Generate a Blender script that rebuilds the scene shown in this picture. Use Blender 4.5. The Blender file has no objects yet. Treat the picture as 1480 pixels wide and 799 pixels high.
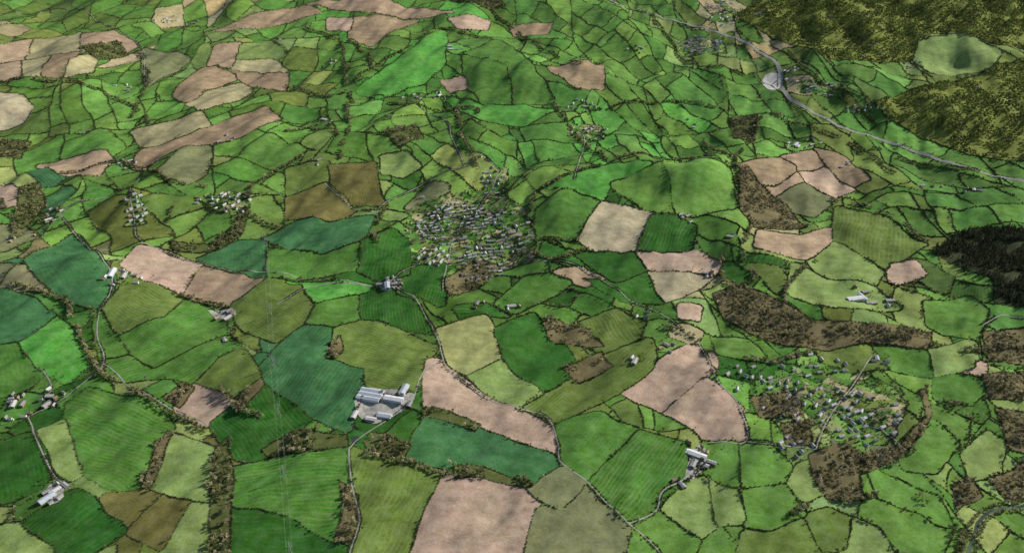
import bpy, math, random, time
import numpy as np
from mathutils import Vector, kdtree
T0=time.time()
rng=np.random.default_rng(7); random.seed(7)
scene=bpy.context.scene
scene.view_settings.view_transform='Standard'; scene.view_settings.look='None'; scene.view_settings.exposure=0

# ------------------------------------------------------------------ viewpoint / survey
F=1282.0; CX,CY=740.0,399.5; VH=-400.0
PITCH=math.atan((CY-VH)/F); CP,SP=math.cos(PITCH),math.sin(PITCH); CAMH=1660.0
def flat(u,v,z=0.0):
    u=np.asarray(u,float); v=np.asarray(v,float)
    xc=(u-CX)/F; yc=-(v-CY)/F
    dy=CP+yc*SP; dz=-SP+yc*CP
    t=(z-CAMH)/dz
    return xc*t, dy*t
# ------------------------------------------------------------------ noise + relief
TB=rng.uniform(-1,1,(256,256))
def vn(x,y,k=0):
    x=np.asarray(x,float)+k*37.17; y=np.asarray(y,float)+k*91.7
    xi=np.floor(x).astype(np.int64); yi=np.floor(y).astype(np.int64)
    fx=x-xi; fy=y-yi
    fx=fx*fx*fx*(fx*(fx*6-15)+10); fy=fy*fy*fy*(fy*(fy*6-15)+10)
    a=TB[xi&255,yi&255]; b=TB[(xi+1)&255,yi&255]; c=TB[xi&255,(yi+1)&255]; d=TB[(xi+1)&255,(yi+1)&255]
    return (a*(1-fx)+b*fx)*(1-fy)+(c*(1-fx)+d*fx)*fy
def fb(x,y,o=3,k=0):
    s=0;a=1;t=0
    for i in range(o):
        s=s+a*vn(x*2**i,y*2**i,k+i*3); t+=a; a*=0.5
    return s/t
HILLS=[(1500,30,1500,1000,190,0),(1210,50,520,600,70,0.3),(1420,165,700,420,60,0),(930,255,420,190,56,-0.1),
 (800,285,130,220,26,0),(1040,270,260,200,20,0),(700,95,330,420,46,0),(560,100,240,420,38,0),(1220,410,330,200,22,0),
 (290,325,210,130,-26,0),(120,110,500,700,30,0),(330,160,300,400,28,0),(760,215,400,300,18,0),(1150,450,260,90,24,-0.2)]
HC=[(float(flat(u,v)[0]),float(flat(u,v)[1]),a,b,h,r) for u,v,a,b,h,r in HILLS]
def ymap(y):
    t=np.maximum(np.asarray(y,float)-1800,0); return np.minimum(y,1800)+3300*np.log1p(t/3300)
def H(x,y):
    x=np.asarray(x,float); y=np.asarray(y,float); ym=ymap(y)
    f=np.clip((y-1500)/2200,0,1)
    z=26*fb(x/1500,y/1500,2,1)+(14+54*f)*fb(x/560,ym/450,3,5)
    a=0.9; xr=x*math.cos(a)+ym*math.sin(a); yr=-x*math.sin(a)+ym*math.cos(a)
    z=z+(9.5+3*f)*vn(xr/260,yr/95,9)+(5.2+1*f)*vn(xr/110,yr/46,12)+(5+13*f)*fb(x/200,ym/165,2,14)+0.7*vn(x/28,y/28,15)+1.4*vn(xr/60,yr/26,16)
    for cx,cy,ra,rb,h,r in HC:
        dx=x-cx; dy=y-cy; c,s=math.cos(r),math.sin(r)
        z=z+h*np.exp(-(((dx*c+dy*s)/ra)**2+((-dx*s+dy*c)/rb)**2))
    cx,cy,ra,rb,h,r=HC[0]
    m=np.exp(-(((x-cx)/1600)**2+((y-cy)/1400)**2))
    z=z+m*85*(1-np.sqrt(vn(x/420,ym/300,21)**2+0.05)*2)+m*30*vn(x/140,ym/120,22)
    return z
def ground(u,v):
    z=np.zeros(np.shape(u))
    for i in range(44):
        x,y=flat(u,v,z); z=0.65*z+0.35*H(x,y)
    return flat(u,v,z)
def gp(pts):
    a=np.array(pts,float); x,y=ground(a[:,0],a[:,1]); return np.stack([x,y],1)
# ------------------------------------------------------------------ palette
def lin(c):
    c=np.array(c,float)/255.0
    return np.where(c<=0.04045,c/12.92,((c+0.055)/1.055)**2.4)
PAL={'G':(94,142,48),'g':(74,123,39),'D':(44,98,24),'T':(58,110,62),'P':(174,150,126),'B':(150,130,98),
 'S':(158,152,108),'O':(98,122,48),'L':(122,148,74),'K':(106,104,50),'V':(72,147,44),'W':(116,108,70),'Y':(124,136,48),'C':(56,66,38),'U':(90,102,50),
 'H':(118,124,82)}
# ------------------------------------------------------------------ traced fields
FL=[
('P',[(637,690),(665,692),(715,694),(748,700),(775,727),(745,840),(575,840),(610,757)]),
('P',[(617,520),(640,523),(662,545),(700,570),(740,588),(785,605),(803,625),(806,656),(770,642),(720,622),(690,610),(650,592),(616,587)]),
('T',[(617,603),(650,605),(700,622),(750,640),(806,658),(808,668),(790,682),(770,700),(740,690),(700,678),(660,670),(640,676),(587,660),(600,630)]),
('D',[(308,612),(380,557),(420,580),(452,603),(430,620),(370,665),(340,660)]),
('T',[(381,530),(440,470),(478,475),(480,500),(468,520),(527,532),(527,560),(512,585),(503,622),(470,602),(420,580),(395,560)]),
('Os',[(482,478),(520,463),(580,480),(628,500),(612,530),(600,560),(570,568),(530,556),(527,532),(470,518)]),
('Os',[(506,650),(560,665),(640,680),(612,740),(572,840),(508,840),(520,750),(508,690)]),
('gs',[(338,680),(400,665),(500,648),(500,690),(490,745),(485,782),(420,750),(370,730),(340,726)]),
('D',[(335,735),(370,738),(430,760),(500,792),(500,840),(340,840),(335,780)]),
('P',[(285,557),(335,574),(325,595),(298,617),(257,592)]),
('P',[(200,357),(240,365),(292,384),(262,426),(240,415),(178,383)]),
('B2',[(292,386),(330,395),(385,402),(350,430),(325,442),(280,434),(260,425)]),
('Os',[(335,432),(385,403),(435,410),(455,440),(440,470),(400,492),(350,472)]),
('T',[(38,374),(110,340),(140,375),(165,400),(150,445),(90,425),(60,400)]),
('gs',[(105,580),(130,563),(170,575),(240,598),(247,620),(225,652),(202,707),(150,702),(115,662),(98,620)]),
('D',[(-30,650),(38,627),(60,650),(77,682),(60,702),(20,720),(-30,728)]),
('D',[(35,757),(110,708),(150,740),(182,765),(120,803),(80,790)]),
('T',[(-40,418),(40,430),(78,458),(30,492),(-40,500)]),
('V',[(30,497),(80,460),(108,490),(125,530),(100,552),(65,535),(38,512)]),
('g',[(-40,505),(25,500),(60,540),(40,560),(-40,575)]),
('Os',[(150,447),(195,403),(265,432),(240,458),(175,483),(168,478)]),
('gs',[(265,432),(318,458),(328,482),(225,532),(190,512),(175,484),(240,458)]),
('gs',[(228,532),(328,484),(345,500),(318,515),(283,550),(220,546),(175,548),(150,520),(190,512)]),
('g',[(147,445),(170,480),(188,510),(150,520),(143,490)]),
('K',[(150,718),(200,710),(232,716),(185,762),(155,742)]),
('K',[(235,716),(272,724),(255,755),(235,790),(187,766)]),
('Ls',[(240,628),(312,652),(306,722),(230,712),(207,703),(235,660)]),
('Ls',[(58,622),(95,610),(112,640),(127,665),(112,690),(84,672)]),
('O',[(346,502),(376,540),(345,577),(286,552),(320,516)]),
('Ls',[(235,795),(258,757),(275,727),(304,728),(300,760),(330,800),(330,840),(230,840)]),
('T',[(383,347),(432,320),(537,313),(520,345),(470,367),(420,358)]),
('T',[(288,374),(350,350),(384,348),(380,385),(385,400),(330,393)]),
('g',[(388,360),(470,368),(520,350),(518,388),(440,402),(390,398)]),
('D',[(521,350),(570,335),(602,357),(590,398),(552,404),(517,388)]),
('D',[(592,380),(647,373),(645,410),(640,440),(576,426)]),
('D',[(520,425),(555,418),(600,440),(625,478),(575,470),(520,460)]),
('g',[(458,440),(518,425),(520,462),(480,472),(445,468)]),
('V',[(398,405),(500,408),(535,414),(518,424),(457,438),(437,410)]),
('S3',[(867,290),(940,307),(917,361),(855,359),(836,345)]),
('D',[(942,312),(980,315),(1000,325),(997,362),(920,361)]),
('P',[(918,363),(1000,362),(1038,382),(1030,398),(935,389)]),
('S3',[(936,391),(1030,400),(1000,420),(962,436),(950,425)]),
('D',[(833,367),(915,363),(935,391),(892,408),(858,385)]),('D',[(935,392),(957,438),(892,427),(840,402),(892,409)]),
('P',[(1005,499),(1028,512),(1030,530),(1000,560),(960,592),(901,566),(950,530)]),
('P',[(1014,545),(1040,560),(1070,590),(1078,636),(1020,636),(990,610),(965,595)]),
('S4',[(634,475),(700,455),(712,480),(727,517),(680,540),(650,525)]),
('D',[(714,480),(772,455),(800,480),(820,510),(832,540),(782,562),(748,542),(729,516)]),
('L',[(682,541),(727,519),(750,545),(782,566),(748,585),(705,568)]),
('Os',[(760,592),(870,515),(942,490),(947,540),(900,562),(870,577),(805,612)]),
('Os',[(833,470),(890,447),(932,465),(922,488),(870,512)]),
('g',[(806,613),(870,598),(918,620),(847,695),(812,668)]),
('gs',[(919,622),(988,645),(1002,680),(945,742),(908,757),(850,700)]),
('H',[(800,682),(820,672),(847,696),(815,737),(770,708)]),
('H',[(777,735),(815,738),(850,702),(912,768),(890,840),(748,840)]),
('G',[(1020,640),(1070,640),(1072,705),(1060,704),(1025,690)]),('G',[(1070,640),(1110,640),(1142,672),(1120,698),(1073,704)]),
('G',[(1072,706),(1135,700),(1162,745),(1110,767),(1077,757)]),
('L',[(973,700),(1025,692),(1030,757),(1010,777),(958,735)]),('L',[(1026,693),(1068,706),(1076,752),(1032,757)]),
('G',[(915,765),(955,738),(1008,780),(985,840),(900,840)]),
('B',[(1072,238),(1130,231),(1150,240),(1125,268),(1095,268)]),
('B2',[(1090,270),(1125,268),(1152,250),(1160,262),(1120,285)]),
('B2',[(1132,228),(1175,218),(1192,240),(1152,246)]),
('P',[(1155,248),(1192,240),(1232,272),(1205,285),(1162,262)]),
('B',[(1178,216),(1215,226),(1252,258),(1232,268),(1195,240)]),
('H',[(1160,264),(1203,287),(1172,312),(1120,287)]),
('B2',[(1100,335),(1160,342),(1200,330),(1197,355),(1170,377),(1098,357)]),
('P',[(1285,380),(1320,378),(1332,395),(1290,408)]),
('Ls',[(1170,378),(1205,350),(1275,392),(1262,412),(1195,402)]),
('Os',[(1212,300),(1285,318),(1335,352),(1280,388),(1205,345)]),
('L',[(1150,382),(1192,402),(1262,415),(1300,445),(1200,440),(1140,420)]),
('B',[(795,98),(850,88),(869,95),(868,129),(832,125)]),
('B',[(740,40),(795,34),(787,50),(745,53)]),
('P',[(650,27),(706,30),(700,43),(665,41)]),
('P',[(642,118),(668,112),(678,126),(655,132)]),
('P',[(475,27),(510,26),(507,45),(478,44)]),
('B',[(512,26),(545,22),(602,30),(562,47),(537,67),(508,54)]),
('B',[(305,46),(370,20),(440,8),(462,18),(400,35),(330,44)]),
('B2',[(445,6),(545,-8),(655,18),(605,26),(500,14)]),
('B2',[(-40,74),(48,57),(36,86),(-40,98)]),
('S',[(50,57),(116,47),(112,75),(38,85)]),
('B',[(76,80),(112,76),(90,111),(60,109)]),
('B2',[(118,50),(165,45),(197,66),(160,82),(116,72)]),
('S',[(100,87),(136,80),(132,105),(95,111)]),
('B2',[(-40,99),(30,88),(32,112),(-40,115)]),
('S',[(33,88),(72,82),(58,110),(35,111)]),
('H',[(208,70),(272,85),(236,110),(213,123)]),
('B',[(253,137),(298,98),(335,108),(338,116),(300,130),(270,148)]),
('B',[(338,104),(372,104),(413,108),(410,131),(365,125)]),
('S',[(272,151),(300,133),(350,121),(362,134),(290,158)]),
('B2',[(314,65),(346,63),(332,98),(304,95)]),
('S',[(344,88),(395,84),(412,105),(335,99)]),
('L',[(348,66),(386,60),(412,82),(342,86)]),
('B',[(195,242),(212,215),(262,200),(330,175),(382,156),(401,172),(350,195),(280,210),(232,226),(206,246)]),
('S',[(192,190),(245,178),(290,163),(300,182),(258,200),(212,213)]),
('H',[(270,211),(302,208),(297,250),(270,266),(230,245)]),
('S3',[(-40,138),(20,137),(43,155),(34,176),(-40,190)]),
('B2',[(58,240),(150,218),(162,232),(140,253),(92,250)]),
('P',[(-40,262),(10,268),(32,280),(20,296),(-40,304)]),
('K',[(418,286),(470,265),(500,292),(512,305),(480,321),(418,316)]),
('O',[(416,246),(470,235),(475,262),(420,283)]),
('K',[(476,241),(538,235),(545,275),(556,296),(512,292),(480,265)]),
('H',[(588,302),(620,265),(645,270),(640,300),(610,306)]),
('L',[(555,225),(585,220),(602,240),(580,254),(556,250)]),
('V',[(518,133),(560,100),(620,52),(642,45),(640,92),(612,120),(560,137)]),
('g',[(673,78),(720,58),(752,80),(800,147),(742,151),(735,95)]),('g',[(673,79),(733,95),(741,151),(700,152),(674,112)]),
('V',[(640,140),(690,152),(752,152),(800,160),(760,180),(690,170)]),
('G',[(882,262),(958,236),(975,305),(940,304)]),('G',[(959,236),(1052,242),(1060,300),(1002,310),(977,305)]),
('g',[(780,302),(824,272),(866,291),(835,343),(776,346)]),
('V',[(790,268),(880,240),(940,236),(880,262),(866,288),(826,270)]),
('L',[(1328,62),(1390,47),(1446,75),(1430,97),(1350,106),(1322,86)]),
('S',[(1140,112),(1165,110),(1180,122),(1165,137),(1143,132)]),
('H',[(-40,330),(30,325),(50,345),(10,362),(-40,362)]),
('Ls',[(-10,765),(30,758),(75,790),(60,840),(-30,840)]),
('Ls',[(1160,672),(1190,665),(1200,700),(1165,720),(1145,700)]),
('O',[(1075,770),(1160,748),(1180,790),(1150,840),(1060,840)]),('O',[(1161,748),(1200,735),(1230,750),(1220,790),(1182,790)]),('L',[(1231,750),(1270,765),(1290,810),(1230,840),(1200,815),(1222,790)]),
('G',[(1340,440),(1400,430),(1425,450),(1410,490),(1345,470)]),
('L',[(1440,680),(1450,640),(1430,625),(1395,660),(1405,690)]),
('G',[(1300,650),(1345,605),(1380,640),(1350,680),(1310,675)]),
('g',[(1355,545),(1400,540),(1425,560),(1400,580),(1350,572)]),
('O',[(1180,505),(1260,502),(1280,530),(1200,535)]),('L',[(1345,505),(1405,490),(1410,530),(1350,540)]),('g',[(1262,503),(1338,507),(1345,540),(1285,530)]),
('P',[(985,440),(1010,445),(1005,460),(985,458)]),('S',[(985,470),(1012,478),(1003,495),(975,485)]),('P',[(1392,526),(1422,524),(1422,539),(1395,541)]),('B2',[(806,394),(842,390),(872,405),(846,412)]),
('S4',[(700,600),(742,590),(757,593),(745,600)]),('g',[(720,440),(760,400),(800,400),(830,405),(800,425),(745,452)]),('D',[(660,445),(700,440),(735,458),(700,453),(668,458)]),
]
WOODS=[
('W',[(1030,425),(1060,413),(1110,425),(1140,440),(1175,462),(1300,470),(1347,480),(1340,502),(1260,495),(1200,508),(1140,502),(1080,482),(1040,455)]),
('W',[(1420,480),(1520,468),(1520,532),(1430,522)]),('W',[(1418,540),(1520,538),(1520,585),(1430,577)]),
('W',[(1085,572),(1150,562),(1162,600),(1100,604)]),('W',[(1172,655),(1210,640),(1245,650),(1250,720),(1195,718),(1178,690)]),
('W',[(1242,655),(1300,645),(1335,600),(1325,562),(1336,560),(1345,600),(1312,655),(1250,685)]),
('W',[(1440,590),(1520,600),(1520,660),(1462,650)]),('W',[(1130,610),(1170,605),(1178,640),(1140,645)]),
('C',[(1368,347),(1400,330),(1520,335),(1520,450),(1440,438),(1432,402),(1348,367)]),
('W',[(785,458),(850,474),(872,500),(845,500),(792,488)]),('W',[(812,532),(868,506),(885,530),(835,554)]),
('U',[(655,670),(700,676),(772,697),(765,706),(700,692),(655,692)]),('U',[(614,587),(650,592),(697,612),(688,622),(640,606),(614,601)]),
('U',[(522,637),(540,624),(592,642),(584,662),(530,650)]),('U',[(378,650),(430,620),(500,628),(502,646),(440,647),(390,662)]),
('U',[(308,655),(330,632),(338,690),(334,740),(330,830),(305,830),(300,760),(305,700)]),
('W',[(1068,262),(1080,238),(1100,265),(1140,298),(1165,328),(1090,330),(1068,300)]),
('W',[(640,402),(690,375),(722,385),(702,410),(650,428)]),
('W',[(228,640),(242,622),(252,624),(218,705),(200,708)]),('W',[(335,580),(380,545),(385,555),(345,598)]),
('W',[(490,695),(520,718),(516,780),(485,784),(495,740)]),
('U',[(245,350),(300,352),(328,335),(346,305),(360,300),(348,342),(312,363),(248,362)]),
('U',[(112,70),(170,61),(185,80),(142,87)]),('U',[(-40,198),(45,205),(32,230),(-40,232)]),('U',[(30,270),(58,262),(68,300),(35,330),(20,330)]),
('W',[(235,575),(270,552),(283,560),(262,590)]),
('U',[(555,190),(600,180),(615,200),(580,215)]),('U',[(1055,170),(1095,165),(1090,205),(1060,200)]),('W',[(475,500),(492,485),(495,512),(478,520)]),
('U',[(640,0),(720,-20),(730,10),(700,12)]),
('W',[(1375,700),(1405,690),(1420,715),(1380,735)]),('W',[(1425,690),(1460,680),(1520,640),(1520,720),(1450,720)]),
('Y',[(1060,25),(1120,-14),(1560,-50),(1560,60),(1446,66),(1380,44),(1328,55),(1318,88),(1280,92),(1200,85),(1130,60)]),
('Y',[(1262,150),(1350,122),(1446,92),(1560,75),(1560,250),(1400,224),(1300,180)]),
]
BELTS=[('U',9,[(720,-10),(714,20),(742,42),(790,75),(840,92)]),('U',11,[(415,125),(480,140),(540,97),(600,62),(640,42),(700,56)]),
('U',13,[(128,545),(180,560),(240,592),(310,630)]),('W',8,[(92,430),(112,470),(132,510),(140,545)]),('U',10,[(0,290),(18,320),(20,345)]),
('U',9,[(880,235),(960,230),(1055,238)]),('W',10,[(1345,500),(1400,505),(1480,500)]),('U',8,[(440,40),(520,70),(540,95)]),
('U',9,[(860,160),(930,150),(1000,150),(1060,160)]),('U',8,[(0,120),(60,118),(130,125),(200,160),(215,180)]),
('U',9,[(560,150),(600,150),(680,155),(690,165)]),('W',8,[(320,560),(350,590),(375,600)]),('W',10,[(1340,560),(1400,600),(1440,590)]),
('U',9,[(1000,190),(1060,230),(1070,262)]),('U',8,[(400,190),(470,180),(500,200),(560,190)]),('W',8,[(1085,330),(1075,370),(1090,400),(1050,418)]),
('U',8,[(250,340),(245,310),(262,295)]),('W',9,[(960,470),(1010,495),(1035,540),(1040,560)]),('U',8,[(750,370),(800,375),(850,362)]),
('U',8,[(1140,75),(1165,100),(1200,130),(1265,150)]),('W',7,[(410,648),(440,648)]),('W',8,[(650,690),(590,668),(530,655)]),
('U',8,[(200,75),(215,100),(212,125),(190,170)]),('U',8,[(495,60),(500,110),(510,150)]),('U',8,[(800,150),(835,200),(880,235)]),('U',8,[(1100,165),(1180,185),(1240,215),(1290,250)]),
('U',8,[(660,150),(668,200),(690,240)]),('U',8,[(940,20),(970,60),(1000,90),(1090,110)]),('U',8,[(90,250),(180,235),(250,262),(300,270)]),('U',8,[(500,150),(505,190),(490,230)]),
('W',7,[(1200,290),(1260,300),(1340,350)]),('U',7,[(560,300),(540,330),(545,350)]),('W',7,[(1130,440),(1150,400),(1180,380)]),('U',7,[(1420,250),(1350,240),(1260,215)]),
('U',7,[(780,345),(835,348)]),('U',7,[(770,300),(785,270),(850,245),(880,235)]),('U',8,[(1060,240),(1080,210),(1100,170)]),
('U',9,[(1400,750),(1380,790),(1375,840)]),('U',8,[(1140,745),(1200,720),(1250,720),(1300,690)]),('W',9,[(1075,520),(1130,520),(1180,510)]),('W',8,[(1060,420),(1040,400),(1045,370)]),
('U',10,[(0,410),(60,420),(95,440)]),('U',9,[(1310,700),(1350,740),(1390,760)]),('U',7,[(230,420),(260,428),(330,446)]),('U',10,[(20,345),(60,320),(90,300)]),('U',8,[(400,330),(360,300),(380,260),(440,225)])]
HINTS=[(40,20,'GgOS'),(150,20,'gGO'),(250,40,'GgS'),(350,60,'GLg'),(450,90,'GgOL'),(550,60,'gGV'),(650,90,'gVG'),(750,110,'ggG'),(850,60,'gGg'),
(950,60,'gGL'),(950,120,'GgG'),(1050,100,'GLg'),(1100,30,'OgS'),(1200,120,'gGO'),(1380,80,'LO'),(60,180,'gGO'),(150,150,'gGG'),(350,230,'gGL'),
(450,200,'gGO'),(550,200,'gG'),(620,180,'gG'),(750,200,'gVg'),(850,180,'gVG'),(950,180,'GgV'),(1050,180,'GgG'),(1150,200,'GgO'),(1250,200,'gOG'),
(40,320,'gTL'),(120,300,'gG'),(250,320,'gGO'),(450,300,'gOG'),(600,280,'GgL'),(700,300,'gGL'),(800,330,'gGD'),(1000,270,'gG'),(1200,300,'gGO'),
(1300,300,'OgG'),(1400,300,'gGg'),(1200,380,'OLS'),(1250,420,'LOg'),(1400,430,'gGO'),(1000,450,'GLSg'),(1100,500,'GgD'),(1200,540,'OgG'),
(1300,560,'OgG'),(1400,600,'GLg'),(1400,700,'LGg'),(1300,720,'LGH'),(1200,740,'OLG'),(1050,720,'GLG'),(900,560,'gGO'),(600,450,'DgD'),
(480,400,'DgT'),(300,420,'gO'),(120,480,'gOD'),(40,520,'gD'),(40,640,'Dg'),(150,650,'gOL'),(250,680,'OLK'),(60,780,'gLO'),(400,700,'gT'),
(600,620,'Dg'),(700,430,'gDG'),(780,420,'Dgg'),(1330,400,'gGO'),(1000,320,'gGD'),(700,250,'GgL'),(300,270,'gGL'),(30,400,'LgH')]
GARD=[[(590,300),(640,283),(700,275),(712,245),(735,245),(730,290),(760,300),(775,340),(770,372),(720,392),(700,412),(655,428),(640,405),(645,378),(600,384),(590,340)],
[(1110,545),(1170,520),(1240,540),(1300,560),(1310,600),(1280,640),(1220,640),(1160,605),(1130,600)],[(300,280),(350,278),(362,300),(320,306),(298,300)],[(182,280),(205,278),(212,325),(186,328)],
[(975,55),(1045,52),(1050,78),(980,80)],[(1150,118),(1215,122),(1220,140),(1150,130)],[(820,180),(870,180),(870,202),(825,204)]]

# ------------------------------------------------------------------ terrain grid
du=1.22; dv=1.1
s_d=np.arange(-0.60,0.6001,du/F)
s_o=np.array([0.62,0.66,0.7,0.76,0.84,0.95,1.1,1.3,1.6,2,2.6,3.5,5,8,14.])
S=np.concatenate([-s_o[::-1],s_d,s_o])
V=np.concatenate([[-399,-397,-393,-385,-370,-350,-320,-280,-240,-200,-170,-140,-120,-105,-92,-82],np.arange(-75,850,dv),[860,875,900,940,1000,1100,1300,1700,2300]])
Y=flat(np.full(V.shape,CX),V)[1]
Wd=Y*CP+CAMH*SP
X2=S[None,:]*Wd[:,None]; Y2=np.repeat(Y[:,None],len(S),1)
R,C=X2.shape; print('grid',R,C,R*C)
Z2=H(X2,Y2)
xs=X2.ravel(); ys=Y2.ravel()

# filler patchwork: blocks of land, each divided in strips and then in fields
def hsh(a,b,c=0):
    h=(a*73856093)^(b*19349663)^(c*83492791); h=(h^(h>>13))*1274126177; h=h^(h>>16); return (h&0xFFFFF)/float(0x100000)
def patchwork(xs,ys,CS,fw,fl,wamp,seed):
    wx=xs+wamp*vn(xs/(CS*.6),ys/(CS*.6),31+seed)+wamp*.3*vn(xs/(CS*.17),ys/(CS*.17),33+seed); wy=ys+wamp*vn(xs/(CS*.6),ys/(CS*.6),32+seed)+wamp*.3*vn(xs/(CS*.17),ys/(CS*.17),34+seed)
    ci=np.floor(wx/CS).astype(np.int64); cj=np.floor(wy/CS).astype(np.int64)
    best=np.full(xs.shape,1e18); bi=np.zeros(xs.shape,np.int64); bj=bi.copy()
    for a in range(-1,2):
        for b in range(-1,2):
            i_=ci+a; j_=cj+b
            sx=(i_+.15+.7*hsh(i_,j_,1+seed))*CS; sy=(j_+.15+.7*hsh(i_,j_,2+seed))*CS
            d=np.abs(wx-sx)**2.0+np.abs(wy-sy)**2.0; m=d<best; best[m]=d[m]; bi[m]=i_[m]; bj[m]=j_[m]
    th=hsh(bi,bj,3+seed)*math.pi/2+0.2; c=np.cos(th); s=np.sin(th); p=wx*c+wy*s; q=-wx*s+wy*c
    p=p+.16*fw*np.sin(p/fw*2.1+q/fl*.7)+.12*fw*np.sin(q/fl*1.3); q=q+.16*fl*np.sin(q/fl*1.7+p/fw*.9)
    f=0.8+0.55*hsh(bi,bj,4+seed); k1=np.floor(p/(fw*f)).astype(np.int64)
    q=q+hsh(k1,bi,5+seed)*fl*3+ (p-(k1+.5)*fw*f)*(hsh(k1,bj,8+seed)-.5)*.5
    f2=f*(0.75+0.9*hsh(k1,bi+bj*7,6+seed)); k2=np.floor(q/(fl*f2)).astype(np.int64)
    h=(bi*92837111)^(bj*689287499)^(k1*283923481)^(k2*122949823)
    return h&0x3FFFFFFF,th,bi,bj
L,th,_,_=patchwork(xs*.93+.35*np.clip(xs-250,0,1500),ymap(ys),430.,122.,165.,34.,0)
ul,first,inv=np.unique(L,return_index=True,return_inverse=True)
cnt=np.bincount(inv); sx=np.bincount(inv,xs)/cnt; sy=np.bincount(inv,ys)/cnt
nu=len(ul); print('fields',nu)
hp=gp([(a,b) for a,b,_ in HINTS])
near=np.zeros(nu,int)
for i0 in range(0,nu,4000):
    near[i0:i0+4000]=np.argmin((sx[i0:i0+4000,None]-hp[None,:,0])**2+((sy[i0:i0+4000,None]-hp[None,:,1])*0.6)**2,1)
lcol=np.zeros((nu,3)); lstr=np.zeros(nu); lsp=rng.uniform(10,18,nu)
lang=th[first]+rng.integers(0,2,nu)*math.pi/2
for i in range(nu):
    k=random.choice(HINTS[near[i]][2]); lcol[i]=lin(PAL[k])*random.uniform(0.75,1.22)*np.array([random.uniform(.85,1.2),1,random.uniform(.8,1.15)])
    lstr[i]=random.choice([0.0,0.0,0.1,0.3,0.6])
col=lcol[inv]; strg=lstr[inv]; ang=lang[inv]; spc=lsp[inv]
# traced polygons
px=xs+6*vn(xs/150,ys/150,40)+3*vn(xs/60,ys/60,41)+1.5*vn(xs/18,ys/18,43); py=ys+6*vn(xs/150,ys/150,45)+3*vn(xs/60,ys/60,42)+1.5*vn(xs/18,ys/18,44)
def inpoly(poly,qx,qy):
    r=np.zeros(qx.shape,bool); n=len(poly)
    for i in range(n):
        x1,y1=poly[i]; x2,y2=poly[(i+1)%n]
        if y1==y2: continue
        c=((y1>qy)!=(y2>qy)); r^= c&(qx<(x2-x1)*(qy-y1)/(y2-y1)+x1)
    return r
def pdist(poly,qx,qy):
    d=np.full(qx.shape,1e9); n=len(poly)
    for i in range(n):
        a=poly[i]; e=poly[(i+1)%n]-a; l=(e**2).sum()+1e-9
        t=np.clip(((qx-a[0])*e[0]+(qy-a[1])*e[1])/l,0,1); d=np.minimum(d,(qx-a[0]-t*e[0])**2+(qy-a[1]-t*e[1])**2)
    return np.sqrt(d)
def chaikin(P,k=0.04):
    N_=np.roll(P,-1,0); return np.stack([P*(1-k)+N_*k,P*k+N_*(1-k)],1).reshape(-1,2)
def bbidx(poly,m=0):
    a=poly.min(0)-m; b=poly.max(0)+m
    return np.nonzero((px>a[0])&(px<b[0])&(py>a[1])&(py<b[1]))[0]
pid=1<<31
VAR={'B2':(162,140,110),'S3':(170,160,126),'S4':(144,150,88)}
bd=np.full(xs.shape,16.0)   # boundary-gap closing: a hedge is shared by both neighbours
for key,pts in FL:
    P0=gp(pts); P=chaikin(P0); idx=bbidx(P,24); ins=inpoly(P,px[idx],py[idx]); d=pdist(P,px[idx],py[idx]); d[ins]=-1
    yfar=1+np.clip((ys[idx]-1500)/2500,0,1)*.6
    m=d<bd[idx]*np.where(bd[idx]>=16,yfar*.8,1); idx=idx[m]; bd[idx]=d[m]; pid+=1
    c=lin(VAR.get(key,PAL[key[0]]))*random.uniform(0.9,1.1)
    L[idx]=pid; col[idx]=c
    e=np.roll(P0,-1,0)-P0; j=np.argmax((e**2).sum(1)); ang[idx]=math.atan2(e[j,1],e[j,0])+math.pi/2
    strg[idx]=0.95 if key.endswith('s') else (0.06 if key[0] in 'PBSH' else random.choice([0.1,0.2,0.4]))
    spc[idx]=random.uniform(10,15)
gpat,_,_,_=patchwork(xs,ys,95.,22.,34.,9.,50)
gc=np.array([lin(PAL[k])*f for k in 'GgLHOSGgD' for f in (0.75,0.95,1.15)])
isg=np.zeros(xs.shape,bool)
for pts in GARD:
    P=gp(pts); idx=bbidx(P); idx=idx[inpoly(P,px[idx]+14*vn(px[idx]/30,py[idx]/30,47),py[idx]+14*vn(px[idx]/30,py[idx]/30,48))]; g=gpat[idx]
    L[idx]=g+(1<<33); col[idx]=gc[(g*7919>>3)%len(gc)]; strg[idx]=0; isg[idx]=True
WP=[]
for key,pts in WOODS:
    P=gp(pts); idx=bbidx(P); idx=idx[inpoly(P,px[idx],py[idx])]; pid+=1
    L[idx]=pid; col[idx]=lin(PAL[key])*0.9; strg[idx]=0; WP.append((key,P)); isg[idx]=False
def smooth(P,step=12.0):
    P=np.asarray(P); out=[]
    Q=np.vstack([2*P[0]-P[1],P,2*P[-1]-P[-2]])
    for i in range(1,len(Q)-2):
        n=max(2,int(np.linalg.norm(Q[i+1]-Q[i])/step))
        for k in range(n):
            t=k/n
            out.append(0.5*((2*Q[i])+(-Q[i-1]+Q[i+1])*t+(2*Q[i-1]-5*Q[i]+4*Q[i+1]-Q[i+2])*t*t+(-Q[i-1]+3*Q[i]-3*Q[i+1]+Q[i+2])*t**3))
    out.append(P[-1]); return np.array(out)
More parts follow.
